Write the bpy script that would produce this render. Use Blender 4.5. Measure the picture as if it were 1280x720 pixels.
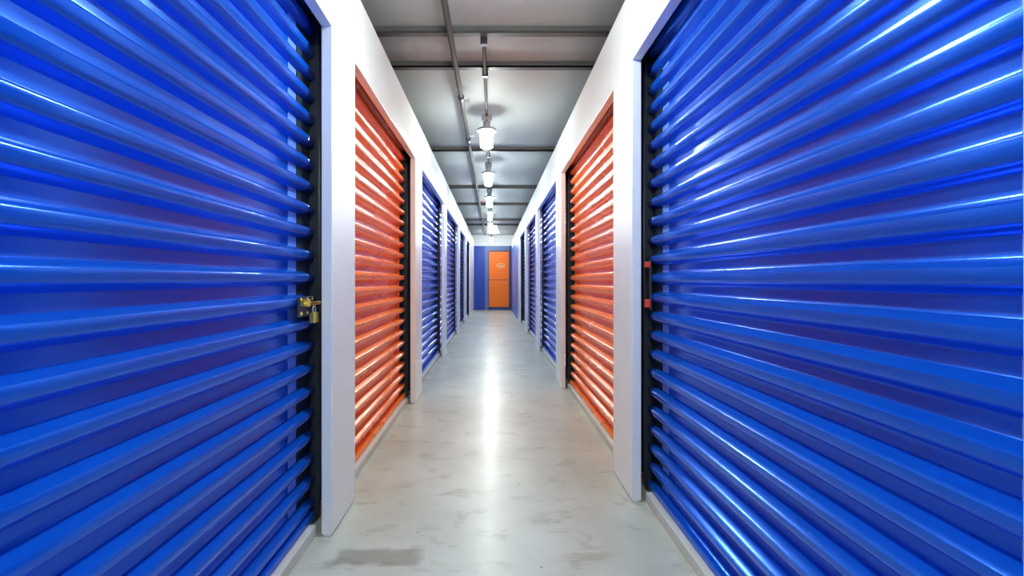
import bpy, bmesh, math, random
from mathutils import Vector, Matrix
random.seed(7)
for o in list(bpy.data.objects): bpy.data.objects.remove(o)
S = bpy.context.scene
COL = S.collection

# ------------------------------------------------------------------ camera
F = 600.0                      # focal length in pixels of a 1280 px wide frame
EYE = 1.2
cd = bpy.data.cameras.new('camera'); cam = bpy.data.objects.new('camera', cd); COL.objects.link(cam)
cd.sensor_width = 36.0; cd.lens = 36.0 * F / 1280
cd.shift_x = 24 / 1280; cd.shift_y = -10 / 1280
cd.clip_start = 0.02
cam.location = (0, 0, EYE); cam.rotation_euler = (math.radians(90), 0, 0)
S.camera = cam
# ------------------------------------------------------------------ world, exposure
w = bpy.data.worlds.new('world'); S.world = w; w.use_nodes = True
w.node_tree.nodes['Background'].inputs[0].default_value = (.75, .85, 1, 1)
w.node_tree.nodes['Background'].inputs[1].default_value = 0.05
S.view_settings.view_transform = 'Standard'; S.view_settings.look = 'None'
S.view_settings.gamma = 1; S.view_settings.use_curve_mapping = False
S.view_settings.exposure = 0.0
LAMP = 95.0
LENS = 430.0                   # radiance of the added lens that throws light down                   # radiance of a lamp's glass

# ------------------------------------------------------------------ plan
HW = 0.75                      # half width of the corridor
RET = 0.05                     # depth of the jamb returns
TOP = 2.385                    # head of the openings
WT = 2.79                      # top of the partitions
CEIL = 3.0
END = 19.2
BACK = -6.0
L_OPEN = [(-2.35, -.15), (.3, 2.24), (2.616, 4.66), (5.085, 7.5), (7.83, 10.65), (11.0, 13.4), (13.8, 16.1)]
R_OPEN = [(-2.0, .28), (.68, 2.586), (2.99, 5.29), (5.71, 8.1), (8.4, 10.95), (11.3, 13.6)]

# ------------------------------------------------------------------ materials
def nodes(name):
    m = bpy.data.materials.new(name); m.use_nodes = True
    nt = m.node_tree; return m, nt, nt.nodes['Principled BSDF']
def N(nt, t, **kw):
    n = nt.nodes.new(t)
    for k, v in kw.items():
        if k in n.inputs: n.inputs[k].default_value = v
        else: setattr(n, k, v)
    return n
def simple(name, col, rough=.5, metal=0, spec=.5, vary=.04, scale=3, bump=0, bscale=40, coat=0):
    m, nt, b = nodes(name); L = nt.links
    tc = N(nt, 'ShaderNodeTexCoord'); nz = N(nt, 'ShaderNodeTexNoise', Scale=scale, Detail=3)
    L.new(tc.outputs['Object'], nz.inputs['Vector'])
    mx = N(nt, 'ShaderNodeMix', data_type='RGBA')
    c0 = [max(0, c * (1 - vary)) for c in col]; c1 = [min(1, c * (1 + vary)) for c in col]
    mx.inputs[6].default_value = (*c0, 1); mx.inputs[7].default_value = (*c1, 1)
    L.new(nz.outputs[0], mx.inputs[0]); L.new(mx.outputs[2], b.inputs['Base Color'])
    b.inputs['Roughness'].default_value = rough; b.inputs['Metallic'].default_value = metal
    b.inputs['Specular IOR Level'].default_value = spec
    b.inputs['Coat Weight'].default_value = coat; b.inputs['Coat Roughness'].default_value = .12
    if bump:
        n2 = N(nt, 'ShaderNodeTexNoise', Scale=bscale, Detail=4); L.new(tc.outputs['Object'], n2.inputs['Vector'])
        bp = N(nt, 'ShaderNodeBump', Strength=bump, Distance=.01); L.new(n2.outputs[0], bp.inputs['Height'])
        L.new(bp.outputs[0], b.inputs['Normal'])
    return m
def curtain_mat(name, col, rough, metal):
    # painted corrugated steel: long faint waviness along the ribs, rubbed paint changes the gloss a little
    m, nt, b = nodes(name); L = nt.links
    tc = N(nt, 'ShaderNodeTexCoord'); mp = N(nt, 'ShaderNodeMapping'); mp.inputs['Scale'].default_value = (1, .55, 2.2)
    L.new(tc.outputs['Object'], mp.inputs[0])
    nz = N(nt, 'ShaderNodeTexNoise', Scale=2.2, Detail=3); L.new(mp.outputs[0], nz.inputs['Vector'])
    mx = N(nt, 'ShaderNodeMix', data_type='RGBA')
    mx.inputs[6].default_value = (*[c * .96 for c in col], 1); mx.inputs[7].default_value = (*[min(1, c * 1.04) for c in col], 1)
    L.new(nz.outputs[0], mx.inputs[0]); L.new(mx.outputs[2], b.inputs['Base Color'])
    mr = N(nt, 'ShaderNodeMapRange'); mr.inputs[3].default_value = rough - .03; mr.inputs[4].default_value = rough + .03
    L.new(nz.outputs[0], mr.inputs[0]); L.new(mr.outputs[0], b.inputs['Roughness'])
    b.inputs['Specular IOR Level'].default_value = .38; b.inputs['Metallic'].default_value = metal
    b.inputs['Coat Weight'].default_value = 0; b.inputs['Coat Roughness'].default_value = .1
    return m
def floor_mat():
    m, nt, b = nodes('sealed_concrete'); L = nt.links
    tc = N(nt, 'ShaderNodeTexCoord')
    big = N(nt, 'ShaderNodeTexNoise', Scale=1.3, Detail=6, Roughness=.6)
    L.new(tc.outputs['Object'], big.inputs['Vector'])
    mp = N(nt, 'ShaderNodeMapping'); mp.inputs['Scale'].default_value = (1.6, 3, 1)
    L.new(tc.outputs['Object'], mp.inputs[0])
    sm = N(nt, 'ShaderNodeTexNoise', Scale=2.4, Detail=8, Roughness=.65, Distortion=.6)
    L.new(mp.outputs[0], sm.inputs['Vector'])
    r1 = N(nt, 'ShaderNodeValToRGB'); e = r1.color_ramp.elements
    e[0].position = .3; e[0].color = (.42, .44, .37, 1); e[1].position = .68; e[1].color = (.58, .605, .54, 1)
    L.new(big.outputs[0], r1.inputs[0])
    r2 = N(nt, 'ShaderNodeValToRGB'); e = r2.color_ramp.elements      # darker scuffs
    e[0].position = .34; e[0].color = (.74, .72, .66, 1); e[1].position = .46; e[1].color = (1, 1, 1, 1)
    L.new(sm.outputs[0], r2.inputs[0])
    mul = N(nt, 'ShaderNodeMix', data_type='RGBA', blend_type='MULTIPLY'); mul.inputs[0].default_value = 1
    L.new(r1.outputs[0], mul.inputs[6]); L.new(r2.outputs[0], mul.inputs[7])
    # old oblong patch in the slab, left of the middle close to the first pillars
    sx = N(nt, 'ShaderNodeSeparateXYZ')
    wob = N(nt, 'ShaderNodeTexNoise', Scale=9, Detail=3); L.new(tc.outputs['Object'], wob.inputs['Vector'])
    ad = N(nt, 'ShaderNodeMixRGB', blend_type='LINEAR_LIGHT'); ad.inputs[0].default_value = .035
    L.new(tc.outputs['Object'], ad.inputs[1]); L.new(wob.outputs[1], ad.inputs[2]); L.new(ad.outputs[0], sx.inputs[0])
    def mth(op, a, bv):
        n = N(nt, 'ShaderNodeMath', operation=op)
        for i, v in enumerate((a, bv)):
            if isinstance(v, (int, float)): n.inputs[i].default_value = v
            else: L.new(v, n.inputs[i])
        return n.outputs[0]
    def box(x0, x1, y0, y1, sx_, sf=1):
        dx = mth('SUBTRACT', (x1 - x0) / 2, mth('ABSOLUTE', mth('SUBTRACT', sx_.outputs[0], (x0 + x1) / 2), 0))
        dy = mth('SUBTRACT', (y1 - y0) / 2, mth('ABSOLUTE', mth('SUBTRACT', sx_.outputs[1], (y0 + y1) / 2), 0))
        d = mth('MINIMUM', mth('MULTIPLY', dx, 25 * sf), mth('MULTIPLY', dy, 40 * sf))
        n = N(nt, 'ShaderNodeClamp'); L.new(d, n.inputs[0]); return n.outputs[0]
    p = box(-.70, -.30, 2.01, 2.15, sx)
    # long scuffed track down the right side beyond the first pillars
    tr = mth('MULTIPLY', box(.22, .80, 2.6, 4.9, sx, .12), mth('MULTIPLY', sm.outputs[0], .55))
    pt = mth('ADD', mth('MULTIPLY', p, .9), tr)
    mx = N(nt, 'ShaderNodeMix', data_type='RGBA', blend_type='MULTIPLY'); mx.inputs[7].default_value = (.55, .53, .5, 1)
    cl = N(nt, 'ShaderNodeClamp'); L.new(pt, cl.inputs[0]); L.new(cl.outputs[0], mx.inputs[0]); L.new(mul.outputs[2], mx.inputs[6])
    # tiny pits
    vo = N(nt, 'ShaderNodeTexVoronoi', Scale=5.5); L.new(tc.outputs['Object'], vo.inputs['Vector'])
    pit = N(nt, 'ShaderNodeMapRange'); pit.inputs[1].default_value = .03; pit.inputs[2].default_value = .06
    pit.inputs[3].default_value = .6; pit.inputs[4].default_value = 1; L.new(vo.outputs[0], pit.inputs[0])
    m3 = N(nt, 'ShaderNodeMix', data_type='RGBA', blend_type='MULTIPLY'); m3.inputs[0].default_value = 1
    L.new(mx.outputs[2], m3.inputs[6]); L.new(pit.outputs[0], m3.inputs[7])
    L.new(m3.outputs[2], b.inputs['Base Color'])
    rr = N(nt, 'ShaderNodeMapRange'); rr.inputs[3].default_value = .32; rr.inputs[4].default_value = .45
    L.new(sm.outputs[0], rr.inputs[0]); L.new(rr.outputs[0], b.inputs['Roughness'])
    b.inputs['Specular IOR Level'].default_value = .7
    b.inputs['Coat Weight'].default_value = .15; b.inputs['Coat Roughness'].default_value = .2
    bp = N(nt, 'ShaderNodeBump', Strength=.05, Distance=.01); L.new(sm.outputs[0], bp.inputs['Height']); L.new(bp.outputs[0], b.inputs['Normal'])
    return m
def emit(name, col, s):
    m, nt, b = nodes(name)
    b.inputs['Base Color'].default_value = (.9, .9, .9, 1); b.inputs['Emission Color'].default_value = (*col, 1)
    b.inputs['Emission Strength'].default_value = s; return m
M = dict(
    white=simple('white_panel_paint', (.82, .83, .82), .3, vary=.02, scale=1.5),
    grey_white=simple('end_wall_paint', (.84, .84, .86), .5, vary=.02),
    blue=curtain_mat('blue_shutter_paint', (.004, .122, .74), .2, .45),
    orange=curtain_mat('orange_shutter_paint', (.95, .20, .022), .27, .1),
    strip=simple('wear_strip_blue', (.13, .27, .72), .4),
    strip_o=simple('wear_strip_orange', (.85, .20, .06), .4),
    dark=simple('black_rubber_guide', (.012, .02, .03), .55),
    steel=simple('galvanised_steel', (.5, .5, .5), .35, .8),
    conc=floor_mat(),
    sill=simple('sill_concrete', (.60, .60, .54), .7, vary=.15, scale=9, bump=.3),
    ceil=simple('ceiling_paint', (.37, .40, .39), .6, vary=.05, scale=1.2),
    pipe=simple('dark_painted_pipe', (.055, .05, .045), .7, vary=.1),
    beam=simple('dark_painted_beam', (.085, .08, .075), .5, vary=.1),
    inside=simple('unit_board', (.25, .25, .25), .8),
    navy=simple('navy_end_panel', (.004, .04, .36), .4, vary=.05),
    slate=simple('slate_blue_trim', (.10, .16, .36), .45),
    pale=simple('mid_blue_cladding', (.09, .20, .55), .3, vary=.06),
    frame=simple('dark_blue_frame', (.02, .035, .13), .45),
    odoor=simple('orange_door_paint', (.98, .17, .0), .5, vary=.03),
    peach=simple('pale_peach_print', (.95, .45, .25), .5),
    brass=simple('brass', (.85, .66, .16), .28, 1.0, vary=.2, scale=30),
    dsteel=simple('dark_steel', (.06, .05, .08), .4, .6),
    red=simple('red_plastic', (.75, .06, .02), .4),
    redlamp=simple('red_sprinkler_bulb', (.7, .05, .03), .3),
    shade=emit('glowing_opal_shade', (1, .97, .98), 12),
    glass=emit('glowing_lamp_glass', (.91, 1, .955), LAMP),
    lens=emit('added_lamp_lens', (.91, 1, .955), LENS),
    glass_far=emit('glowing_pendant_glass', (.97, 1, .97), 90),
)
# ------------------------------------------------------------------ helpers
def link(name, bm, mat, parent=None, smooth=False):
    me = bpy.data.meshes.new(name); bmesh.ops.recalc_face_normals(bm, faces=bm.faces); bm.to_mesh(me); bm.free()
    me.materials.append(mat)
    if smooth:
        for p in me.polygons: p.use_smooth = True
        try: me.set_sharp_from_angle(angle=math.radians(40))
        except Exception: pass
    o = bpy.data.objects.new(name, me); COL.objects.link(o)
    if parent: o.parent = parent
    return o
def bx(bm, x0, x1, y0, y1, z0, z1, bev=0):
    r = bmesh.ops.create_cube(bm, size=1); vs = r['verts']
    bmesh.ops.scale(bm, verts=vs, vec=(abs(x1 - x0), abs(y1 - y0), abs(z1 - z0)))
    bmesh.ops.translate(bm, verts=vs, vec=((x0 + x1) / 2, (y0 + y1) / 2, (z0 + z1) / 2))
    if bev:
        es = list({e for v in vs for e in v.link_edges})
        bmesh.ops.bevel(bm, geom=es, offset=bev, segments=2, affect='EDGES', profile=.6)
def cyl(bm, p0, p1, r0, r1=None, seg=20):
    p0, p1 = Vector(p0), Vector(p1); d = p1 - p0
    q = d.to_track_quat('Z', 'Y').to_matrix().to_4x4()
    bmesh.ops.create_cone(bm, cap_ends=True, segments=seg, radius1=r0, radius2=r0 if r1 is None else r1, depth=d.length,
                          matrix=Matrix.Translation((p0 + p1) / 2) @ q)
def lathe(bm, prof, c, seg=28):
    rings = []
    for r, z in prof:
        rings.append([bm.verts.new((c[0] + r * math.cos(2 * math.pi * k / seg), c[1] + r * math.sin(2 * math.pi * k / seg), c[2] + z)) for k in range(seg)])
    for a, b in zip(rings, rings[1:]):
        for k in range(seg): bm.faces.new((a[k], a[(k + 1) % seg], b[(k + 1) % seg], b[k]))
    bm.faces.new(rings[0]); bm.faces.new(rings[-1])
def thing(name, label, cat, loc, group=None):
    o = bpy.data.objects.new(name, None); COL.objects.link(o); o.location = loc; o.empty_display_size = .1
    o['label'] = label; o['category'] = cat
    if group: o['group'] = group
    return o
def tag(o, label, cat, group=None):
    o['label'] = label; o['category'] = cat
    if group: o['group'] = group
    return o
def struct(name, bm, mat, parent=None, smooth=False):
    o = link(name, bm, mat, parent, smooth); o['kind'] = 'structure'; return o

# ------------------------------------------------------------------ room shell
bm = bmesh.new(); bx(bm, -2.6, 2.6, BACK - .1, END + .1, -.12, 0); struct('floor', bm, M['conc'])
bm = bmesh.new(); bx(bm, -2.6, 2.6, BACK - .1, END + .1, CEIL, CEIL + .1)
struct('ceiling', bm, M['ceil'])
def wall(side, opens, name):
    s = -1 if side == 'left' else 1
    bm = bmesh.new()
    def b_(xa, xb, *r, **k):
        bx(bm, min(s * xa, s * xb), max(s * xa, s * xb), *r, **k)
    end = END if side == 'left' else 14.15
    ys = [BACK] + [v for o in opens for v in o] + [end]
    for k in range(0, len(ys), 2):                      # pillars: thin folded sheet on a backing
        b_(HW, HW + RET, ys[k], ys[k + 1], .012, WT, bev=.004)
        b_(HW + .008, HW + RET - .006, ys[k] + .008, ys[k + 1] - .008, 0, .014)
        b_(.93, 1.0, ys[k] - .02, ys[k + 1] + .02, 0, WT)
    for a, b in opens:                                  # headers
        b_(HW, HW + RET, a + .0015, b - .0015, TOP, WT, bev=.003)
    return struct(name, bm, M['white'])
wall('left', L_OPEN, 'wall_left'); wall('right', R_OPEN, 'wall_right')
# boards closing the tops of the units
for s, nm in ((-1, 'trim_1'), (1, 'trim_2')):
    bm = bmesh.new(); bx(bm, min(s * .80, s * 1.3), max(s * .80, s * 1.3), BACK, END, WT - .02, WT - .005)
    struct(nm, bm, M['white'])
bm = bmesh.new(); bx(bm, -2.6, 2.6, BACK - .1, BACK, 0, CEIL); struct('wall_back', bm, M['white'])
for s, nm in ((-1, 'wall_outer_left'), (1, 'wall_outer_right')):
    bm = bmesh.new(); bx(bm, min(s * 2.5, s * 2.6), max(s * 2.5, s * 2.6), BACK, END, 0, CEIL); struct(nm, bm, M['inside'])
bm = bmesh.new(); bx(bm, -2.6, 2.6, END, END + .1, 0, CEIL); struct('wall_far', bm, M['grey_white'])
# cladding at the far end
def px(x): return (x - 616) * END / F
def pz(y): return EYE + (350 - y) * END / F
bm = bmesh.new(); bx(bm, -HW, px(606), END - .03, END, 0, 2.56, bev=.003); struct('trim_3', bm, M['navy'])
bm = bmesh.new(); bx(bm, px(606) + .002, px(610.3), END - .045, END, 0, 2.56, bev=.004)
bx(bm, px(610.3), px(636.6), END - .045, END, 2.385, 2.56, bev=.004); struct('trim_4', bm, M['slate'])
bm = bmesh.new(); bx(bm, px(636.6), HW, END - .06, END, 0, 2.56, bev=.004); struct('trim_5', bm, M['frame'])
bm = bmesh.new(); bx(bm, HW, HW + .06, 14.16, END, 0, 2.42)
for y in (14.9, 15.7, 16.5, 17.3, 18.1): bx(bm, HW - .012, HW, y, y + .03, 0, 2.42)
struct('trim_6', bm, M['pale'])
bm = bmesh.new(); bx(bm, HW, HW + .06, 14.16, END, 2.42, WT, bev=.003); struct('wall_right', bm, M['white'])
# far door
dr = bpy.data.objects.new('door_1', None); COL.objects.link(dr); dr.location = (px(623.5), END, 0); dr['kind'] = 'structure'
dr['label'] = 'flat orange door closing the far end of the corridor'
def dpart(name, bm, mat, smooth=False):
    o = link(name, bm, mat, dr, smooth); o.matrix_parent_inverse = Matrix.Translation(-dr.location); o['kind'] = 'structure'; return o
x0, x1 = px(611.3), px(636)
bm = bmesh.new(); bx(bm, x0, x1, END - .04, END - .01, .125, 1.195, bev=.004); bx(bm, x0, x1, END - .04, END - .01, 1.215, 2.33, bev=.004); dpart('door_leaf', bm, M['odoor'])
bm = bmesh.new(); bx(bm, x0 - .03, x1 + .03, END - .03, END, 0, 2.38); dpart('door_frame', bm, M['frame'])
bm = bmesh.new()
cx, cz = px(626), 1.2 + 18 * .032
for k in range(32):
    a0, a1 = [2 * math.pi * (k + t) / 32 for t in (0, 1.02)]
    q = []
    for a, r in ((a0, 1), (a1, 1), (a1, .72), (a0, .72)):
        q.append(bm.verts.new((cx + .17 * r * math.cos(a), END - .0425, cz + .10 * r * math.sin(a))))
    bm.faces.new(q)
bx(bm, cx - .07, cx + .09, END - .043, END - .041, cz - .035, cz + .02)
dpart('door_emblem', bm, M['peach'])
bm = bmesh.new(); cyl(bm, (x1 - .07, END - .04, 1.1), (x1 - .07, END - .09, 1.1), .012); bx(bm, x1 - .17, x1 - .06, END - .10, END - .085, 1.09, 1.11, bev=.003); dpart('door_handle', bm, M['steel'])

# sills
n = 7
for s, opens in ((-1, L_OPEN), (1, R_OPEN)):
    for a, b in opens:
        bm = bmesh.new(); bx(bm, min(s * .828, s * .925), max(s * .828, s * .925), a - .02, b + .02, 0, .052, bev=.006)
        struct('trim_%d' % n, bm, M['sill']); n += 1

# ------------------------------------------------------------------ roller shutters
CREST, VALLEY = .862, .903
def rib_profile(t):
    """t in 0..1 going down one pitch: depth 0 at the valley .. 1 at the crest"""
    pts = [(0, 0), (.18, 0), (.23, .12), (.31, .78), (.35, .95), (.39, 1), (.48, .97), (.60, .91), (.66, .82), (.72, .48), (.78, .14), (.83, .01), (1, 0)]
    for (a, va), (b, vb) in zip(pts, pts[1:]):
        if t <= b:
            u = (t - a) / (b - a); return va + (vb - va) * u
    return 0
def shutter(s, a, b, color, label, pitch=.106, z_ref=1.24, latch=None, group=None):
    yc = (a + b) / 2; root = thing('roller_shutter', label, 'roller shutter', (s * .89, yc, 0.052), group)
    inv = Matrix.Translation(-root.location)
    def P(name, bm, mat, smooth=False, par=None):
        o = link(name, bm, mat, par or root, smooth)
        if par is None: o.matrix_parent_inverse = inv
        return o
    mat = M[color]; y0, y1 = a - .085, b + .085
    z = 0.075; zt = 2.60; steps = 14
    bm = bmesh.new(); rows = []
    ny = 24; n = int((zt - z) / pitch * steps)
    for i in range(n + 1):
        zz = z + (zt - z) * i / n
        t = ((z_ref - zz) / pitch + .33) % 1.0          # highlight shoulder lies at z_ref
        d = VALLEY - (VALLEY - CREST) * rib_profile(t)
        row = []
        for k in range(ny + 1):
            yy = y0 + (y1 - y0) * k / ny
            bow = .004 * math.sin(math.pi * k / ny) * math.sin(2.1 * zz + yy)
            row.append(bm.verts.new((s * (d + bow), yy, zz)))
        rows.append(row)
    for r, q in zip(rows, rows[1:]):
        for k in range(ny): bm.faces.new((r[k], r[k + 1], q[k + 1], q[k]))
    cur = P('curtain', bm, mat, True)
    so = cur.modifiers.new('thickness', 'SOLIDIFY'); so.thickness = .0015; so.offset = 1 if s < 0 else -1
    for p in cur.data.polygons: p.use_smooth = True
    # guides behind the jambs: dark channel with a brush strip
    for e, sg in ((a, 1), (b, -1)):
        bm = bmesh.new(); g0, g1 = sorted((e + sg * .045, e - sg * .1))
        bx(bm, min(s * .894, s * .8995), max(s * .894, s * .8995), g0, g1, .053, 2.5)
        bx(bm, min(s * .85, s * .925), max(s * .85, s * .925), *sorted((e - sg * .1, e - sg * .125)), .053, 2.5)
        P('guide', bm, M['dark'])
    # wear strips along the edges, lying in the valleys
    for e, sg in ((a, 1), (b, -1)):
        bm = bmesh.new(); g0, g1 = sorted((e + sg * .048, e + sg * .135))
        bx(bm, min(s * .8985, s * .9), max(s * .8985, s * .9), g0, g1, .08, 2.5)
        P('wear_strip', bm, M['strip' if color == 'blue' else 'strip_o'])
    bm = bmesh.new(); bx(bm, min(s * .858, s * .898), max(s * .858, s * .898), y0 + .01, y1 - .01, .054, .088, bev=.006)
    P('bottom_bar', bm, mat)
    # head stop closing the gap above the curtain
    bm = bmesh.new(); bx(bm, min(s * .805, s * .86), max(s * .805, s * .86), y0 + .03, y1 - .03, TOP + .10, TOP + .16, bev=.004)
    P('head_stop', bm, M['dark'])
    if latch:
        ly, lz, kind = latch
        if kind == 'brass':
            bm = bmesh.new(); bx(bm, min(s * .846, s * .858), max(s * .846, s * .858), ly - .10, ly + .07, lz - .045, lz + .045, bev=.004)
            pl = P('latch', bm, M['dsteel'])
            bm = bmesh.new(); cyl(bm, (s * .838, ly - .09, lz + .012), (s * .838, ly + .12, lz + .012), .009)
            bx(bm, min(s * .822, s * .846), max(s * .822, s * .846), ly - .06, ly - .035, lz, lz + .035, bev=.003)
            P('bolt', bm, M['brass'], False, pl).matrix_parent_inverse = Matrix()
            for zz in (.032, -.03):
                for yy in (-.08, -.01, .05):
                    bm = bmesh.new(); cyl(bm, (s * .846, ly + yy, lz + zz), (s * .842, ly + yy, lz + zz), .008, .005)
                    P('rivet', bm, M['brass'], True, pl)
        else:
            bm = bmesh.new(); bx(bm, min(s * .850, s * .860), max(s * .850, s * .860), ly - .008, ly + .016, lz - .14, lz + .13, bev=.004)
            pl = P('latch', bm, M['dsteel'])
            for zz, h in ((.105, .032), (-.105, .045)):
                bm = bmesh.new(); bx(bm, min(s * .822, s * .85), max(s * .822, s * .85), ly - .014, ly + .018, lz + zz - h / 2, lz + zz + h / 2, bev=.006)
                P('tag', bm, M['red'], False, pl)
    return root

G = None
shutter(-1, *L_OPEN[1], 'blue', 'large blue roller shutter filling the left edge of the view, brass padlock at its edge', .109, 1.229, latch=(2.2, 1.08, 'brass'))
shutter(1, *R_OPEN[1], 'blue', 'large blue roller shutter on the right nearest the camera, small red tags by its jamb', .104, 1.226, latch=(2.60, 1.178, 'red'))
shutter(-1, *L_OPEN[2], 'orange', 'orange roller shutter on the left wall between two white pillars')
shutter(1, *R_OPEN[2], 'orange', 'orange roller shutter on the right wall opposite the other orange one')
names = ['third shutter along the left wall, blue, just past the orange one', 'fourth shutter along the left wall, narrow blue sliver',
         'fifth shutter along the left wall, second from the far end', 'last shutter on the left wall before the navy end panel']
for (a, b), t in zip(L_OPEN[3:], names): shutter(-1, a, b, 'blue', t)
names = ['third shutter along the right wall, blue, just past the orange one', 'fourth shutter along the right wall, narrow blue sliver',
         'last shutter on the right wall, dark sliver before the plain blue cladding']
for (a, b), t in zip(R_OPEN[3:], names): shutter(1, a, b, 'blue', t)
shutter(-1, *L_OPEN[0], 'blue', 'blue roller shutter on the left wall behind the camera')
shutter(1, *R_OPEN[0], 'blue', 'blue roller shutter on the right wall behind the camera')

# padlock hanging on the left latch
ly, lz = 2.215, 1.045
t = thing('padlock', 'small brass padlock hanging on the latch of the left blue shutter', 'padlock', (-.825, ly, lz))
bm = bmesh.new(); bx(bm, -.013, .013, -.028, .028, -.042, .006, bev=.004); link('lock_body', bm, M['brass'], t)
bm = bmesh.new()
pts = [(0, .016 * math.cos(a), .02 + .016 * math.sin(a)) for a in [math.pi * k / 10 for k in range(11)]]
pts = [(0, .016, 0)] + pts + [(0, -.016, 0)]
for p, q in zip(pts, pts[1:]): cyl(bm, p, q, .0038, seg=10)
link('shackle', bm, M['steel'], t, True)
bm = bmesh.new(); cyl(bm, (.012, 0, -.02), (.0095, 0, -.02), .007); link('keyhole', bm, M['dsteel'], t)

# ------------------------------------------------------------------ ceiling: beams, pipes, lamps
bl = ['nearest thin dark crossbar under the grey ceiling, at the top of the view', 'second thin dark crossbar, close behind the nearest one',
      'dark ceiling crossbar just behind the brightest lamp', 'dark ceiling crossbar just behind the second small lamp',
      'fifth dark ceiling crossbar counted from the camera', 'sixth dark ceiling crossbar, first of the far close pair',
      'farthest dark ceiling crossbar, near the end wall']
for y, t, h in zip((3.40, 3.95, 6.48, 9.1, 11.15, 14.0, 15.3), bl, (.05, .05, .055, .06, .06, .06, .06)):
    bm = bmesh.new(); bx(bm, -2.45, 2.45, y, y + .012, CEIL - h, CEIL); bx(bm, -2.45, 2.45, y, y + .055, CEIL - h, CEIL - h + .015)
    bx(bm, -2.45, 2.45, y + .033, y + .045, CEIL - h, CEIL)
    tag(link('ceiling_crossbar', bm, M['beam']), t, 'ceiling beam', 'crossbars under the ceiling')
t = thing('sprinkler_pipe', 'long dark pipe running down the corridor left of the lamps', 'pipe', (-.30, 8, 2.925))
bm = bmesh.new(); cyl(bm, (0, -13.5, 0), (0, 10.6, 0), .021); link('pipe_run', bm, M['pipe'], t, True)
for y in (.6, 4.55, 5.9, 9.4, 12.6):
    bm = bmesh.new(); cyl(bm, (0, y - 8 - .035, 0), (0, y - 8 + .035, 0), .030); link('coupling', bm, M['dsteel'], t, True)
for y in (4.62, 5.75, 10.6):
    bm = bmesh.new(); cyl(bm, (.0, y - 8, 0), (.055, y - 8, 0), .011); cyl(bm, (.055, y - 8, 0), (.075, y - 8, 0), .02, .02)
    h = link('sprinkler_head', bm, M['steel'] if y < 10 else M['redlamp'], t, True)
for y in (3.42, 3.97, 6.5, 9.12, 11.17):
    bm = bmesh.new(); bx(bm, -.004, .004, y - 8 - .015, y - 8 + .015, 0, .06); link('hanger', bm, M['pipe'], t)
t = thing('conduit', 'thin dark electrical conduit above the row of lamps', 'conduit', (-.065, 3.5, 2.93))
bm = bmesh.new(); cyl(bm, (0, 0, 0), (0, 9.5, 0), .0125); link('tube', bm, M['pipe'], t, True)
for y in (3.5, 4.05, 6.7, 8.8):
    bm = bmesh.new(); bx(bm, -.025, .025, y - 3.52, y - 3.48, -.018, .07, bev=.003); link('clip', bm, M['dsteel'], t)
def lamp(y, label, r=.055, x=-.065):
    t = thing('ceiling_lamp', label, 'lamp', (x, y, 2.93), 'jar lamps along the ceiling')
    bm = bmesh.new(); lathe(bm, [(.045, .02), (.055, .015), (.055, -.04), (.04, -.055), (.04, -.12), (.1, -.13), (.105, -.15), (.1, -.155)], (0, 0, 0)); link('junction_box_and_cap', bm, M['steel'], t, True)  # flared cap below the box is added to keep lamp light off the ceiling
    bm = bmesh.new(); lathe(bm, [(.7 * r, -.146), (r, -.16), (r, -.30), (.97 * r, -.305)], (0, 0, 0)); link('glass_jar', bm, M['glass'], t, True)
    bm = bmesh.new(); lathe(bm, [(.97 * r, -.306), (.9 * r, -.32), (.6 * r, -.333), (.2 * r, -.338)], (0, 0, 0)); link('lens', bm, M['lens'], t, True)  # added strong emitter, sends most of the light down and spares the ceiling
lamp(5.1, 'brightest white lamp hanging near the middle of the ceiling', .066)
lamp(7.15, 'second, smaller bright lamp hanging beyond the brightest one')
lamp(9.2, 'third jar lamp of the row, added among the crossbars to brighten the far corridor')  # this and the next two are added, evenly spaced, to brighten the far corridor
lamp(11.25, 'fourth jar lamp of the row, added a little nearer than the cone lamp for far light')
lamp(13.3, 'fifth jar lamp of the row, added for far light just before the white cone lamp')
lamp(17.9, 'farthest jar lamp, added low before the end wall to brighten it', .06)  # added light source that lifts the brightness of the end wall and door
lamp(2.2, 'jar lamp overhead just above the top of the view', .066)
lamp(.15, 'added unseen jar lamp right above the camera, lights the near shutters', .066)  # from here on, unseen lamps added for near light and rib highlights
lamp(-1.9, 'added unseen jar lamp behind the camera, for light and reflections', .066)
lamp(-3.95, 'last added unseen jar lamp, far behind the camera, for light and reflections', .066)
t = thing('pendant_lamp', 'white cone shaped pendant lamp in front of the end wall', 'lamp', (.02, 15.6, 3.03))
bm = bmesh.new(); cyl(bm, (0, 0, .05), (0, 0, -.06), .02); link('cord', bm, M['pipe'], t)
bm = bmesh.new(); lathe(bm, [(.07, -.05), (.09, -.06), (.19, -.29), (.185, -.30), (.08, -.08)], (0, 0, 0)); link('lamp_shade', bm, M['shade'], t, True)
bm = bmesh.new(); lathe(bm, [(.05, -.24), (.175, -.285), (.175, -.292), (.05, -.31)], (0, 0, 0)); link('diffuser', bm, M['glass_far'], t, True)
